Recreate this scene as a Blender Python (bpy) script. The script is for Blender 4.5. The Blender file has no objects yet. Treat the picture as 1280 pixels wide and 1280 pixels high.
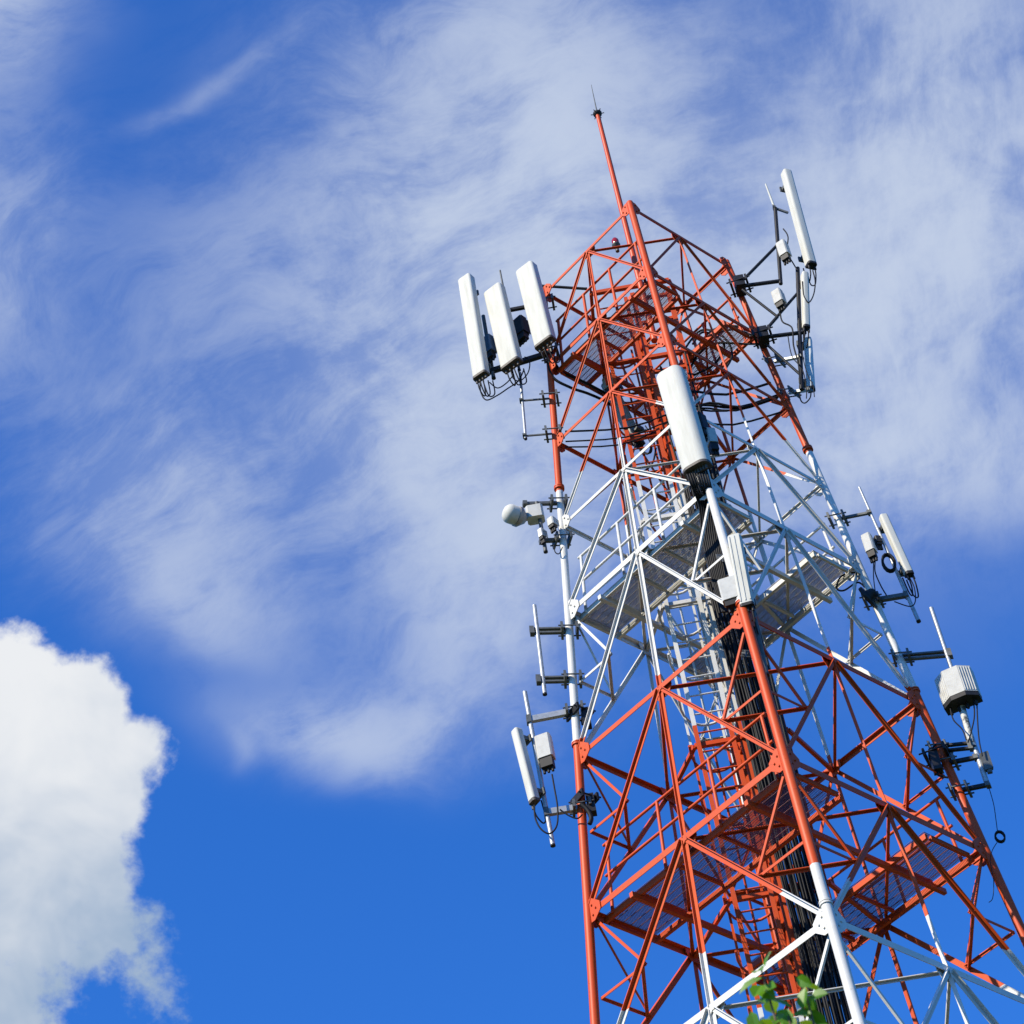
import bpy, math, random
from mathutils import Vector, Matrix
random.seed(7)
R = math.radians
S = bpy.context.scene
COL = S.collection
V = Vector

# ------------------------------------------------------------------ camera
EYE = V((0, 0, 1.65))
PITCH, ROLL, FPX = 0.77658, -0.1748, 2.39293 * 1280
FWD = V((0, math.cos(PITCH), math.sin(PITCH)))
_r, _u = V((1, 0, 0)), V((0, -math.sin(PITCH), math.cos(PITCH)))
RT = math.cos(ROLL) * _r + math.sin(ROLL) * _u
UP = -math.sin(ROLL) * _r + math.cos(ROLL) * _u
cam_d = bpy.data.cameras.new('camera')
cam = bpy.data.objects.new('camera', cam_d)
COL.objects.link(cam)
cam_d.sensor_width = 36
cam_d.lens = 2.39293 * 36
cam_d.clip_end = 20000
cam_d.dof.use_dof = True
cam_d.dof.focus_distance = 32
cam_d.dof.aperture_fstop = 8
cam.matrix_world = Matrix(((RT.x, UP.x, -FWD.x, EYE.x), (RT.y, UP.y, -FWD.y, EYE.y), (RT.z, UP.z, -FWD.z, EYE.z), (0, 0, 0, 1)))
S.camera = cam
S.cycles.diffuse_bounces = 1

# ------------------------------------------------------------------ sky, clouds, sun
SUN_EL = 38.0
SUN_H = V((-0.77, -0.64, 0)).normalized()          # horizontal direction towards the sun
SKY_STRENGTH = 0.115
EXPO = 0.38
CK = 1 / (SKY_STRENGTH * 2 ** EXPO)               # cloud brightness, in units of the background strength
W = bpy.data.worlds.new('World')
S.world = W
W.use_nodes = True
NT = W.node_tree
NT.nodes.clear()
LK = NT.links


def nd(t, **kw):
    n = NT.nodes.new(t)
    for k, v in kw.items():
        setattr(n, k, v)
    return n


def setin(sock, v):
    if hasattr(v, 'is_output'):
        LK.new(v, sock)
    else:
        sock.default_value = v


def M(op, a, b=None, c=None, clamp=False):
    n = nd('ShaderNodeMath', operation=op, use_clamp=clamp)
    setin(n.inputs[0], a)
    if b is not None:
        setin(n.inputs[1], b)
    if c is not None:
        setin(n.inputs[2], c)
    return n.outputs[0]


def smooth(x, lo, hi):
    n = nd('ShaderNodeMapRange', interpolation_type='SMOOTHSTEP')
    setin(n.inputs[0], x)
    n.inputs[1].default_value = lo
    n.inputs[2].default_value = hi
    n.inputs[3].default_value = 0
    n.inputs[4].default_value = 1
    return n.outputs[0]


def dotc(vec, c):
    n = nd('ShaderNodeVectorMath', operation='DOT_PRODUCT')
    LK.new(vec, n.inputs[0])
    n.inputs[1].default_value = tuple(c)
    return n.outputs['Value']


def comb(x, y, z=0.0):
    n = nd('ShaderNodeCombineXYZ')
    setin(n.inputs[0], x)
    setin(n.inputs[1], y)
    setin(n.inputs[2], z)
    return n.outputs[0]


def noise(vec, scale, detail=8, rough=0.55, dist=0.0):
    n = nd('ShaderNodeTexNoise', noise_dimensions='3D')
    LK.new(vec, n.inputs['Vector'])
    n.inputs['Scale'].default_value = scale
    n.inputs['Detail'].default_value = detail
    n.inputs['Roughness'].default_value = rough
    n.inputs['Distortion'].default_value = dist
    return n.outputs['Fac']


def mixc(f, a, b):
    n = nd('ShaderNodeMix', data_type='RGBA')
    setin(n.inputs[0], f)
    setin(n.inputs[6], a)
    setin(n.inputs[7], b)
    return n.outputs[2]


# a chart of the sky: plane coordinates about a fixed direction 44 degrees up (axes are constants of the place)
tc = nd('ShaderNodeTexCoord')
DIR = tc.outputs['Generated']
K = 2.39293
w_ = M('MAXIMUM', dotc(DIR, FWD), 0.08)
u0 = M('ADD', M('MULTIPLY', M('DIVIDE', dotc(DIR, RT), w_), K), 0.5)
v0 = M('SUBTRACT', 0.5, M('MULTIPLY', M('DIVIDE', dotc(DIR, UP), w_), K))

sky = nd('ShaderNodeTexSky', sky_type='NISHITA', sun_disc=False)
sky.sun_elevation = R(SUN_EL)
sky.sun_rotation = math.atan2(SUN_H.x, SUN_H.y)
sky.altitude = 0
sky.air_density = 1.0
sky.dust_density = 0.0
sky.ozone_density = 3.0
hs = nd('ShaderNodeHueSaturation')
hs.inputs['Hue'].default_value = 0.5
hs.inputs['Saturation'].default_value = 1.0
hs.inputs['Value'].default_value = 1.0
LK.new(sky.outputs[0], hs.inputs['Color'])
tint = nd('ShaderNodeMix', data_type='RGBA', blend_type='MULTIPLY')
tint.inputs[0].default_value = 1.0
LK.new(hs.outputs[0], tint.inputs[6])
tint.inputs[7].default_value = (0.25, 0.80, 1.62, 1)      # polarised, deeper blue
SKYC = tint.outputs[2]

# high thin cloud: soft masses given by place and size on the chart, broken up by warped noise
wn1 = M('SUBTRACT', noise(comb(u0, v0, 3.1), 2.2, 4), 0.5)
wn2 = M('SUBTRACT', noise(comb(u0, v0, 9.7), 2.2, 4), 0.5)
uw = M('ADD', u0, M('MULTIPLY', wn1, 0.22))
vw = M('ADD', v0, M('MULTIPLY', wn2, 0.22))
BLOBS = [  # cx cy rx ry angle amount (1280 grid)
    (660, 320, 210, 250, 0, 1.25), (1010, 400, 210, 230, 0, .95), (1200, 200, 180, 290, 0, .85),
    (520, 590, 210, 140, 25, .70), (200, 650, 170, 100, 38, .55), (330, 350, 200, 130, -20, .26),
    (20, 320, 80, 130, 10, .42), (-20, 20, 80, 110, 0, .85), (640, 60, 260, 90, 0, .28),
    (400, 915, 110, 42, 8, .42), (520, 890, 120, 50, -6, .42), (290, 930, 14, 22, 0, .16), (600, 790, 150, 90, 20, .32), (250, 765, 130, 40, 20, .25),
    (1170, 580, 160, 60, 0, .42), (680, 680, 120, 110, 0, .38), (930, 560, 150, 130, 0, .30),
    (260, 125, 105, 16, -32, .17), (1290, 630, 90, 40, 0, .3),
]
dens = None
for cx, cy, rx, ry, an, am in BLOBS:
    ca, sa = math.cos(R(an)), math.sin(R(an))
    du = M('SUBTRACT', uw, cx / 1280)
    dv = M('SUBTRACT', vw, cy / 1280)
    a = M('ADD', M('MULTIPLY', du, ca * 1280 / rx), M('MULTIPLY', dv, sa * 1280 / rx))
    b = M('ADD', M('MULTIPLY', du, -sa * 1280 / ry), M('MULTIPLY', dv, ca * 1280 / ry))
    q = M('ADD', M('MULTIPLY', a, a), M('MULTIPLY', b, b))
    g = M('MULTIPLY', M('EXPONENT', M('MULTIPLY', q, -1.0)), am)
    dens = g if dens is None else M('ADD', dens, g)
ca, sa = math.cos(R(-24)), math.sin(R(-24))
su = M('ADD', M('MULTIPLY', uw, ca), M('MULTIPLY', vw, sa))
sv = M('ADD', M('MULTIPLY', uw, -sa), M('MULTIPLY', vw, ca))
streak = noise(comb(M('MULTIPLY', su, 1.8), M('MULTIPLY', sv, 3.8), 1.7), 3.0, 11, 0.64, 0.0)
puff = noise(comb(uw, vw, 5.5), 3.6, 11, 0.64, 0.0)
fw1 = M('SUBTRACT', noise(comb(u0, v0, 12.3), 1.6, 3), 0.5)
fib = noise(comb(M('MULTIPLY', M('ADD', su, M('MULTIPLY', fw1, 0.3)), 3.0), M('MULTIPLY', M('ADD', sv, M('MULTIPLY', fw1, 0.45)), 9.0), 8.8), 2.4, 10, 0.70, 0.0)
fib2 = noise(comb(M('MULTIPLY', M('ADD', u0, M('MULTIPLY', wn2, 0.25)), 7.0), M('MULTIPLY', M('ADD', v0, M('MULTIPLY', wn1, 0.25)), 3.0), 4.8), 2.4, 10, 0.70, 0.0)
right = smooth(u0, 0.55, 0.9)
fib = M('ADD', M('MULTIPLY', fib, M('SUBTRACT', 1.0, right)), M('MULTIPLY', fib2, right))
tex = M('ADD', M('ADD', M('MULTIPLY', streak, 0.26), M('MULTIPLY', puff, 0.49)), M('MULTIPLY', fib, 0.25))
tex = smooth(tex, 0.40, 0.60)
ci = M('MULTIPLY', dens, M('ADD', 0.33, M('MULTIPLY', tex, 1.03)))
ci = M('SUBTRACT', 1.0, M('EXPONENT', M('MULTIPLY', ci, -1.55)))
ci = M('MULTIPLY', ci, 0.95)
CIRRUS = (0.61 * CK, 0.69 * CK, 0.83 * CK, 1)
col1 = mixc(ci, SKYC, CIRRUS)

# one cumulus low on the left: union of billows with a ragged edge
BILL = [(5, 905, 118), (92, 885, 74), (160, 942, 50), (60, 1000, 118), (118, 1000, 72), (40, 1120, 120), (70, 1090, 95),
        (135, 1155, 66), (168, 1178, 48), (190, 1215, 40), (210, 1248, 26), (118, 1190, 50), (80, 1225, 45), (-10, 1260, 115), (20, 850, 66), (128, 868, 40), (186, 925, 26)]


def cumulus(u, v):
    e1 = M('SUBTRACT', noise(comb(u, v, 2.2), 12.5, 10, 0.62, 0.1), 0.5)
    e2 = M('SUBTRACT', noise(comb(u, v, 7.9), 12.5, 10, 0.62, 0.1), 0.5)
    uu = M('ADD', u, M('MULTIPLY', e1, 0.075))
    vv = M('ADD', v, M('MULTIPLY', e2, 0.075))
    d = None
    for cx, cy, r in BILL:
        du = M('SUBTRACT', uu, cx / 1280)
        dv = M('SUBTRACT', vv, cy / 1280)
        s = M('SUBTRACT', r / 1280, M('SQRT', M('ADD', M('MULTIPLY', du, du), M('MULTIPLY', dv, dv))))
        d = s if d is None else M('SMOOTH_MAX', d, s, 0.02)
    return d


d0 = cumulus(u0, v0)
fine = M('SUBTRACT', noise(comb(u0, v0, 4.4), 42, 6, 0.62), 0.5)
soft = smooth(v0, 0.80, 1.0)                        # the lower part of the cloud is thinner and more torn
edge = M('ADD', d0, M('MULTIPLY', fine, M('ADD', 0.018, M('MULTIPLY', soft, 0.055))))
nwide = nd('ShaderNodeMapRange', interpolation_type='SMOOTHSTEP')
LK.new(edge, nwide.inputs[0])
nwide.inputs[1].default_value = -0.004
setin(nwide.inputs[2], M('ADD', 0.016, M('MULTIPLY', soft, 0.022)))
cmask = nwide.outputs[0]
body = noise(comb(u0, v0, 6.1), 6.0, 5, 0.5, 0.3)
lum = M('ADD', M('MULTIPLY', smooth(v0, 0.62, 0.98), -0.46), M('MULTIPLY', M('SUBTRACT', body, 0.5), 0.45))  # cloud shading painted into its colour: darker towards the base
rl0 = noise(comb(u0, v0, 6.6), 8.0, 4, 0.5, 0.4)
rl1 = noise(comb(M('SUBTRACT', u0, 0.010), M('SUBTRACT', v0, 0.014), 6.6), 8.0, 4, 0.5, 0.4)
lum = M('ADD', lum, M('MULTIPLY', M('SUBTRACT', rl0, rl1), 0.60))  # sunlit relief painted in, from noise shifted towards the sun
lum = M('ADD', lum, M('MULTIPLY', smooth(u0, 0.02, 0.17), -0.10))  # right flank painted darker, as the side turned from the sun
lum = M('ADD', lum, 0.97, clamp=False)
c_hi = (0.84 * CK, 0.86 * CK, 0.89 * CK, 1)
c_lo = (0.30 * CK, 0.42 * CK, 0.60 * CK, 1)
ccol = mixc(smooth(lum, 0.28, 1.0), c_lo, c_hi)
col2 = mixc(M('MULTIPLY', cmask, M('GREATER_THAN', dotc(DIR, FWD), 0.2)), col1, ccol)
bg = nd('ShaderNodeBackground')
LK.new(col2, bg.inputs['Color'])
bg.inputs['Strength'].default_value = SKY_STRENGTH
wo = nd('ShaderNodeOutputWorld')
LK.new(bg.outputs[0], wo.inputs['Surface'])
W.cycles.sampling_method = 'MANUAL'
W.cycles.sample_map_resolution = 512

sd = bpy.data.lights.new('sun', 'SUN')
sd.energy = 5.0
sd.angle = R(0.5)
sd.color = (1.0, 0.91, 0.74)
so = bpy.data.objects.new('sun', sd)
COL.objects.link(so)
sun_dir = SUN_H * math.cos(R(SUN_EL)) + V((0, 0, math.sin(R(SUN_EL))))
so.rotation_euler = sun_dir.to_track_quat('Z', 'Y').to_euler()
so.location = (-20, -20, 50)

S.view_settings.view_transform = 'Standard'
S.view_settings.look = 'None'
S.view_settings.exposure = EXPO
S.view_settings.gamma = 1


# ------------------------------------------------------------------ helpers
def ray(px, py):
    return (FWD * FPX + RT * (px - 640) + UP * (640 - py)).normalized()


def at(px, py, y):
    "point on the vertical plane Y = y seen at that place of the photograph"
    d = ray(px, py)
    return EYE + d * ((y - EYE.y) / d.y)


class MB:
    def __init__(s):
        s.v, s.f, s.sm = [], [], []

    def add(s, vs, fs, smooth=False):
        o = len(s.v)
        s.v += [V(q) for q in vs]
        for f in fs:
            s.f.append([i + o for i in f])
            s.sm.append(smooth if isinstance(smooth, bool) else smooth(f))
        return s

    def tube(s, pts, r, n=10, caps=True, r2=None):
        pts = [V(p) for p in pts]
        vs, fs = [], []
        m = len(pts)
        ref = None
        for i, p in enumerate(pts):
            t = (pts[min(i + 1, m - 1)] - pts[max(i - 1, 0)]).normalized()
            if ref is None:
                ref = t.orthogonal().normalized()
            ref = (ref - t * ref.dot(t))
            ref = ref.normalized() if ref.length > 1e-6 else t.orthogonal().normalized()
            b = t.cross(ref)
            rr = r if r2 is None else r + (r2 - r) * i / (m - 1)
            for k in range(n):
                a = 2 * math.pi * k / n
                vs.append(p + (ref * math.cos(a) + b * math.sin(a)) * rr)
        for i in range(m - 1):
            for k in range(n):
                fs.append((i * n + k, i * n + (k + 1) % n, (i + 1) * n + (k + 1) % n, (i + 1) * n + k))
        s.add(vs, fs, True)
        if caps:
            s.add(vs[:n], [tuple(range(n))[::-1]])
            s.add(vs[-n:], [tuple(range(n))])
        return s

    def prism(s, prof, p, q, x, y, smooth=False):
        "extrude the 2-D outline prof (in axes x, y) from p to q"
        p, q = V(p), V(q)
        n = len(prof)
        vs = [p + x * a + y * b for a, b in prof] + [q + x * a + y * b for a, b in prof]
        s.add(vs, [(k, (k + 1) % n, n + (k + 1) % n, n + k) for k in range(n)], smooth)
        s.add(vs[:n], [tuple(range(n))[::-1]])
        s.add(vs[n:], [tuple(range(n))])
        return s

    def angle(s, p, q, w, n, off=0.0, side=1, t=0.010, inward=1):
        "L-section member; n = outward normal of the tower face it lies in"
        p, q, n = V(p), V(q), V(n).normalized()
        u = (q - p).normalized()
        v = u.cross(n).normalized()
        n = v.cross(u).normalized()
        if v.z < 0 or (abs(v.z) < 1e-4 and v.x < 0):
            v = -v
        v = v * side
        h = w / 2
        n2 = -n * inward
        prof = [(-h, 0), (h, 0), (h, t), (-h + t, t), (-h + t, w * 0.8), (-h, w * 0.8)]
        d = -n * off
        return s.prism(prof, p + d, q + d, v, n2)

    def box(s, c, ax, ay, az, bev=0.0):
        "box about c; ax, ay, az are half-extent vectors; bev chamfers the edges along az"
        c, ax, ay, az = V(c), V(ax), V(ay), V(az)
        if bev <= 0:
            prof = [(-1, -1), (1, -1), (1, 1), (-1, 1)]
            return s.prism(prof, c - az, c + az, ax, ay)
        lx, ly = ax.length, ay.length
        b = bev
        prof = [(-lx + b, -ly), (lx - b, -ly), (lx, -ly + b), (lx, ly - b), (lx - b, ly), (-lx + b, ly), (-lx, ly - b), (-lx, -ly + b)]
        return s.prism(prof, c - az, c + az, ax.normalized(), ay.normalized())

    def beam(s, p, q, w, h, up=V((0, 0, 1))):
        "rectangular bar"
        p, q = V(p), V(q)
        u = (q - p).normalized()
        x = u.cross(up).normalized()
        y = x.cross(u).normalized()
        return s.prism([(-w / 2, -h / 2), (w / 2, -h / 2), (w / 2, h / 2), (-w / 2, h / 2)], p, q, x, y)

    def lathe(s, c, axis, prof, n=20):
        c, axis = V(c), V(axis).normalized()
        x = axis.orthogonal().normalized()
        y = axis.cross(x)
        vs, fs = [], []
        for (r, h) in prof:
            for k in range(n):
                a = 2 * math.pi * k / n
                vs.append(c + axis * h + (x * math.cos(a) + y * math.sin(a)) * r)
        for i in range(len(prof) - 1):
            for k in range(n):
                fs.append((i * n + k, i * n + (k + 1) % n, (i + 1) * n + (k + 1) % n, (i + 1) * n + k))
        s.add(vs, fs, True)
        s.add(vs[:n], [tuple(range(n))[::-1]])
        s.add(vs[-n:], [tuple(range(n))])
        return s


def root_loc(o):
    while o is not None:
        if 'base' in o:
            return V(o['base'])
        o = o.parent
    return V((0, 0, 0))


def obj(name, mb, mat, parent=None, loc=None, label=None, cat=None, group=None, kind=None):
    base = root_loc(parent) if parent is not None else (V(loc) if loc is not None else V((0, 0, 0)))
    me = bpy.data.meshes.new(name)
    me.from_pydata([tuple(p - base) for p in mb.v], [], mb.f)
    me.polygons.foreach_set('use_smooth', mb.sm)
    me.update()
    o = bpy.data.objects.new(name, me)
    COL.objects.link(o)
    me.materials.append(mat)
    if parent is not None:
        o.parent = parent
    else:
        o.location = base
    for k, v in (('label', label), ('category', cat), ('group', group), ('kind', kind)):
        if v:
            o[k] = v
    return o


def thing(name, label, cat, loc, group=None):
    o = bpy.data.objects.new(name, None)
    COL.objects.link(o)
    o.empty_display_size = 0.2
    o.location = loc
    o['base'] = tuple(loc)
    o['label'] = label
    o['category'] = cat
    if group:
        o['group'] = group
    return o


def spline(pts, sub=7):
    pts = [V(p) for p in pts]
    out = []
    for i in range(len(pts) - 1):
        p0, p1, p2, p3 = pts[max(i - 1, 0)], pts[i], pts[i + 1], pts[min(i + 2, len(pts) - 1)]
        for k in range(sub):
            t = k / sub
            out.append(0.5 * ((2 * p1) + (p2 - p0) * t + (2 * p0 - 5 * p1 + 4 * p2 - p3) * t * t + (3 * p1 - p0 - 3 * p2 + p3) * t ** 3))
    out.append(pts[-1])
    return out


# ------------------------------------------------------------------ materials
def mat(name, c1, c2=None, rough=0.5, metal=0.0, scale=6.0, bump=0.0, spec=0.4, lo=0.45, hi=0.75, detail=6, stretch=1.0):
    m = bpy.data.materials.new(name)
    m.use_nodes = True
    nt = m.node_tree
    b = nt.nodes['Principled BSDF']
    b.inputs['Roughness'].default_value = rough
    b.inputs['Metallic'].default_value = metal
    b.inputs['Specular IOR Level'].default_value = spec
    if c2 is None:
        b.inputs['Base Color'].default_value = (*c1, 1)
        return m
    g = nt.nodes.new('ShaderNodeNewGeometry')
    n = nt.nodes.new('ShaderNodeTexNoise')
    n.inputs['Scale'].default_value = scale
    n.inputs['Detail'].default_value = detail
    n.inputs['Roughness'].default_value = 0.65
    mp = nt.nodes.new('ShaderNodeVectorMath')
    mp.operation = 'MULTIPLY'
    mp.inputs[1].default_value = (1, 1, stretch)
    nt.links.new(g.outputs['Position'], mp.inputs[0])
    nt.links.new(mp.outputs[0], n.inputs['Vector'])
    r = nt.nodes.new('ShaderNodeMapRange')
    r.inputs[1].default_value = lo
    r.inputs[2].default_value = hi
    nt.links.new(n.outputs['Fac'], r.inputs[0])
    x = nt.nodes.new('ShaderNodeMix')
    x.data_type = 'RGBA'
    x.inputs[6].default_value = (*c1, 1)
    x.inputs[7].default_value = (*c2, 1)
    nt.links.new(r.outputs[0], x.inputs[0])
    nt.links.new(x.outputs[2], b.inputs['Base Color'])
    if bump:
        bp = nt.nodes.new('ShaderNodeBump')
        bp.inputs['Strength'].default_value = bump
        bp.inputs['Distance'].default_value = 0.02
        nt.links.new(n.outputs['Fac'], bp.inputs['Height'])
        nt.links.new(bp.outputs[0], b.inputs['Normal'])
    return m


RZ = [29.939, 28.305, 26.681, 25.049, 23.435, 21.012, 18.624, 16.253, 13.75, 11.1, 8.2, 5.0, 1.6]
BANDS = [RZ[2] - 0.98, RZ[5] + 0.22, RZ[7] + 0.74, 10.0, 4.5]      # paint changes, top to bottom


def paint_material():
    m = bpy.data.materials.new('banded_tower_paint')
    m.use_nodes = True
    nt = m.node_tree
    b = nt.nodes['Principled BSDF']
    b.inputs['Roughness'].default_value = 0.5
    b.inputs['Specular IOR Level'].default_value = 0.3
    g = nt.nodes.new('ShaderNodeNewGeometry')
    sp = nt.nodes.new('ShaderNodeSeparateXYZ')
    nt.links.new(g.outputs['Position'], sp.inputs[0])
    ramp = None
    for i, z in enumerate(BANDS):
        n = nt.nodes.new('ShaderNodeMath')
        n.operation = 'LESS_THAN'
        nt.links.new(sp.outputs['Z'], n.inputs[0])
        n.inputs[1].default_value = z
        if ramp is None:
            ramp = n.outputs[0]
        else:
            k = nt.nodes.new('ShaderNodeMath')
            k.operation = 'ADD' if i % 2 == 0 else 'SUBTRACT'
            nt.links.new(ramp, k.inputs[0])
            nt.links.new(n.outputs[0], k.inputs[1])
            ramp = k.outputs[0]

    def nz(scale, lo, hi, detail=6):
        n = nt.nodes.new('ShaderNodeTexNoise')
        n.inputs['Scale'].default_value = scale
        n.inputs['Detail'].default_value = detail
        n.inputs['Roughness'].default_value = 0.65
        nt.links.new(g.outputs['Position'], n.inputs['Vector'])
        r = nt.nodes.new('ShaderNodeMapRange')
        r.inputs[1].default_value = lo
        r.inputs[2].default_value = hi
        nt.links.new(n.outputs['Fac'], r.inputs[0])
        return r.outputs[0]

    def mx(f, a, c):
        x = nt.nodes.new('ShaderNodeMix')
        x.data_type = 'RGBA'
        for s, v in ((x.inputs[0], f), (x.inputs[6], a), (x.inputs[7], c)):
            if hasattr(v, 'is_output'):
                nt.links.new(v, s)
            else:
                s.default_value = v
        return x.outputs[2]
    red = mx(nz(1.3, 0.35, 0.7), (0.58, 0.060, 0.003, 1), (0.52, 0.074, 0.012, 1))
    red = mx(nz(22, 0.60, 0.74), red, (0.25, 0.035, 0.014, 1))
    wht = mx(nz(1.7, 0.4, 0.75), (0.66, 0.64, 0.58, 1), (0.54, 0.53, 0.48, 1))
    wht = mx(nz(20, 0.62, 0.76), wht, (0.30, 0.27, 0.23, 1))
    nt.links.new(mx(ramp, red, wht), b.inputs['Base Color'])
    return m


PAINT = paint_material()
RADOME = mat('radome_plastic', (0.57, 0.56, 0.49), (0.45, 0.44, 0.37), rough=0.7, spec=0.25, scale=14, stretch=0.12, lo=0.42, hi=0.8)
RADOME_GREY = mat('grey_radome_plastic', (0.56, 0.58, 0.56), (0.46, 0.48, 0.46), rough=0.5, scale=4)
BEIGE = mat('beige_radome', (0.36, 0.34, 0.24), (0.30, 0.28, 0.20), rough=0.5, scale=4)
UNIT = mat('unit_casting', (0.54, 0.53, 0.48), (0.42, 0.41, 0.37), rough=0.65, spec=0.25, scale=9)
DARKM = mat('dark_plastic', (0.018, 0.018, 0.018), (0.035, 0.03, 0.028), rough=0.55, spec=0.25, scale=12)
BROWN = mat('dark_end_plate', (0.07, 0.06, 0.05), (0.12, 0.10, 0.08), rough=0.6, scale=25)
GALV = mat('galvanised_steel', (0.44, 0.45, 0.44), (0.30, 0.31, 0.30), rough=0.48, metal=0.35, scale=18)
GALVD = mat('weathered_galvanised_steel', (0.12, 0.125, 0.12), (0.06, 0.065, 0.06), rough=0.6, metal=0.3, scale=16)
BLACKM = mat('black_steel', (0.014, 0.014, 0.015), (0.028, 0.026, 0.026), rough=0.5, spec=0.25, scale=14)
CABLE = mat('cable_jacket', (0.008, 0.008, 0.009), (0.03, 0.03, 0.03), rough=0.6, spec=0.2, scale=1.2, lo=0.5, hi=0.8)
BLUEGREY = mat('blue_grey_unit', (0.10, 0.13, 0.16), (0.07, 0.09, 0.11), rough=0.5, scale=9)
GRATE = mat('weathered_grating', (0.19, 0.075, 0.085), (0.23, 0.08, 0.07), rough=0.6, scale=3)
GRATE_PALE = mat('pale_weathered_grating', (0.46, 0.45, 0.43), (0.34, 0.33, 0.32), rough=0.6, scale=3)
LAMP = mat('red_lamp_glass', (0.30, 0.02, 0.02), rough=0.15)
LEAF = mat('leaf', (0.10, 0.24, 0.004), (0.035, 0.11, 0.004), rough=0.42, scale=7)
BARK = mat('bark', (0.16, 0.12, 0.08), (0.09, 0.065, 0.045), rough=0.9, scale=18, bump=0.6)
CONC = mat('concrete', (0.36, 0.35, 0.33), (0.28, 0.27, 0.25), rough=0.9, scale=5)
GRASS = mat('mown_grass', (0.030, 0.055, 0.016), (0.06, 0.065, 0.025), rough=0.95, scale=0.6, bump=0.4)
nt = LEAF.node_tree
_b = nt.nodes['Principled BSDF']
_t = nt.nodes.new('ShaderNodeBsdfTranslucent')
_t.inputs['Color'].default_value = (0.30, 0.50, 0.015, 1)
_m = nt.nodes.new('ShaderNodeMixShader')
_m.inputs[0].default_value = 0.28
nt.links.new(_b.outputs[0], _m.inputs[1])
nt.links.new(_t.outputs[0], _m.inputs[2])
nt.links.new(_m.outputs[0], nt.nodes['Material Output'].inputs['Surface'])

# ------------------------------------------------------------------ ground
g = MB()
g.add([(-6000, -6000, 0), (6000, -6000, 0), (6000, 6000, 0), (-6000, 6000, 0)], [(0, 1, 2, 3)])
obj('ground', g, GRASS, loc=(0, 0, 0), kind='structure')

# ------------------------------------------------------------------ the tower
AX, AY, YAW = 2.46706, 24.30830, 0.0292


def half(z):
    t = RZ[0] - z
    if t <= 14:
        return 1.0 + 0.05728 * t + 0.000408 * t * t
    return 1.0 + 0.05728 * 14 + 0.000408 * 196 + (t - 14) * 0.069


ANG = {'F': -math.pi / 2, 'R': 0.0, 'B': math.pi / 2, 'L': math.pi}


def corner(c, z):
    h = half(z) * math.sqrt(2)
    a = ANG[c] + YAW
    return V((AX + h * math.cos(a), AY + h * math.sin(a), z))


FACES = {'LF': ('L', 'F'), 'FR': ('F', 'R'), 'RB': ('R', 'B'), 'BL': ('B', 'L')}


def fnorm(f):
    a, b = FACES[f]
    m = (corner(a, 20) + corner(b, 20)) / 2 - V((AX, AY, 20))
    m.z = 0.0
    return m.normalized()


def plane_pt(z, s, t):
    "point on the level z: s along the left-front side, t from it towards the far side"
    L, F_, B = corner('L', z), corner('F', z), corner('B', z)
    return L + (F_ - L) * s + (B - L) * t


tower = thing('lattice_tower', 'tall red and white banded steel lattice tower with three walkways', 'tower', (AX, AY, 0))

for c in 'LFRB':
    mb = MB()
    zs = RZ + [0.3]
    mb.tube([corner(c, RZ[0] + 0.10)] + [corner(c, z) for z in zs], 0.050 if c == 'F' else 0.044, 16, r2=0.070 if c == 'F' else 0.070)
    for i in range(len(RZ) - 1):
        if i in (2, 5, 7, 8, 9):
            zf = RZ[i] + (0.20 if i % 2 else -0.9)
            for dz in (-0.017, 0.017):
                a = corner(c, zf + dz - 0.012)
                b2 = corner(c, zf + dz + 0.012)
                mb.tube([a, b2], 0.074, 16)
    obj('leg', mb, PAINT, tower)
    f = MB()
    p = corner(c, 0)
    f.box((p.x, p.y, 0.1), (0.45, 0, 0), (0, 0.45, 0), (0, 0, 0.2))
    obj('footing', f, CONC, tower)


def short(p, q, a=0.05, b=0.05):
    u = (q - p).normalized()
    return p + u * a, q - u * b


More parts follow.
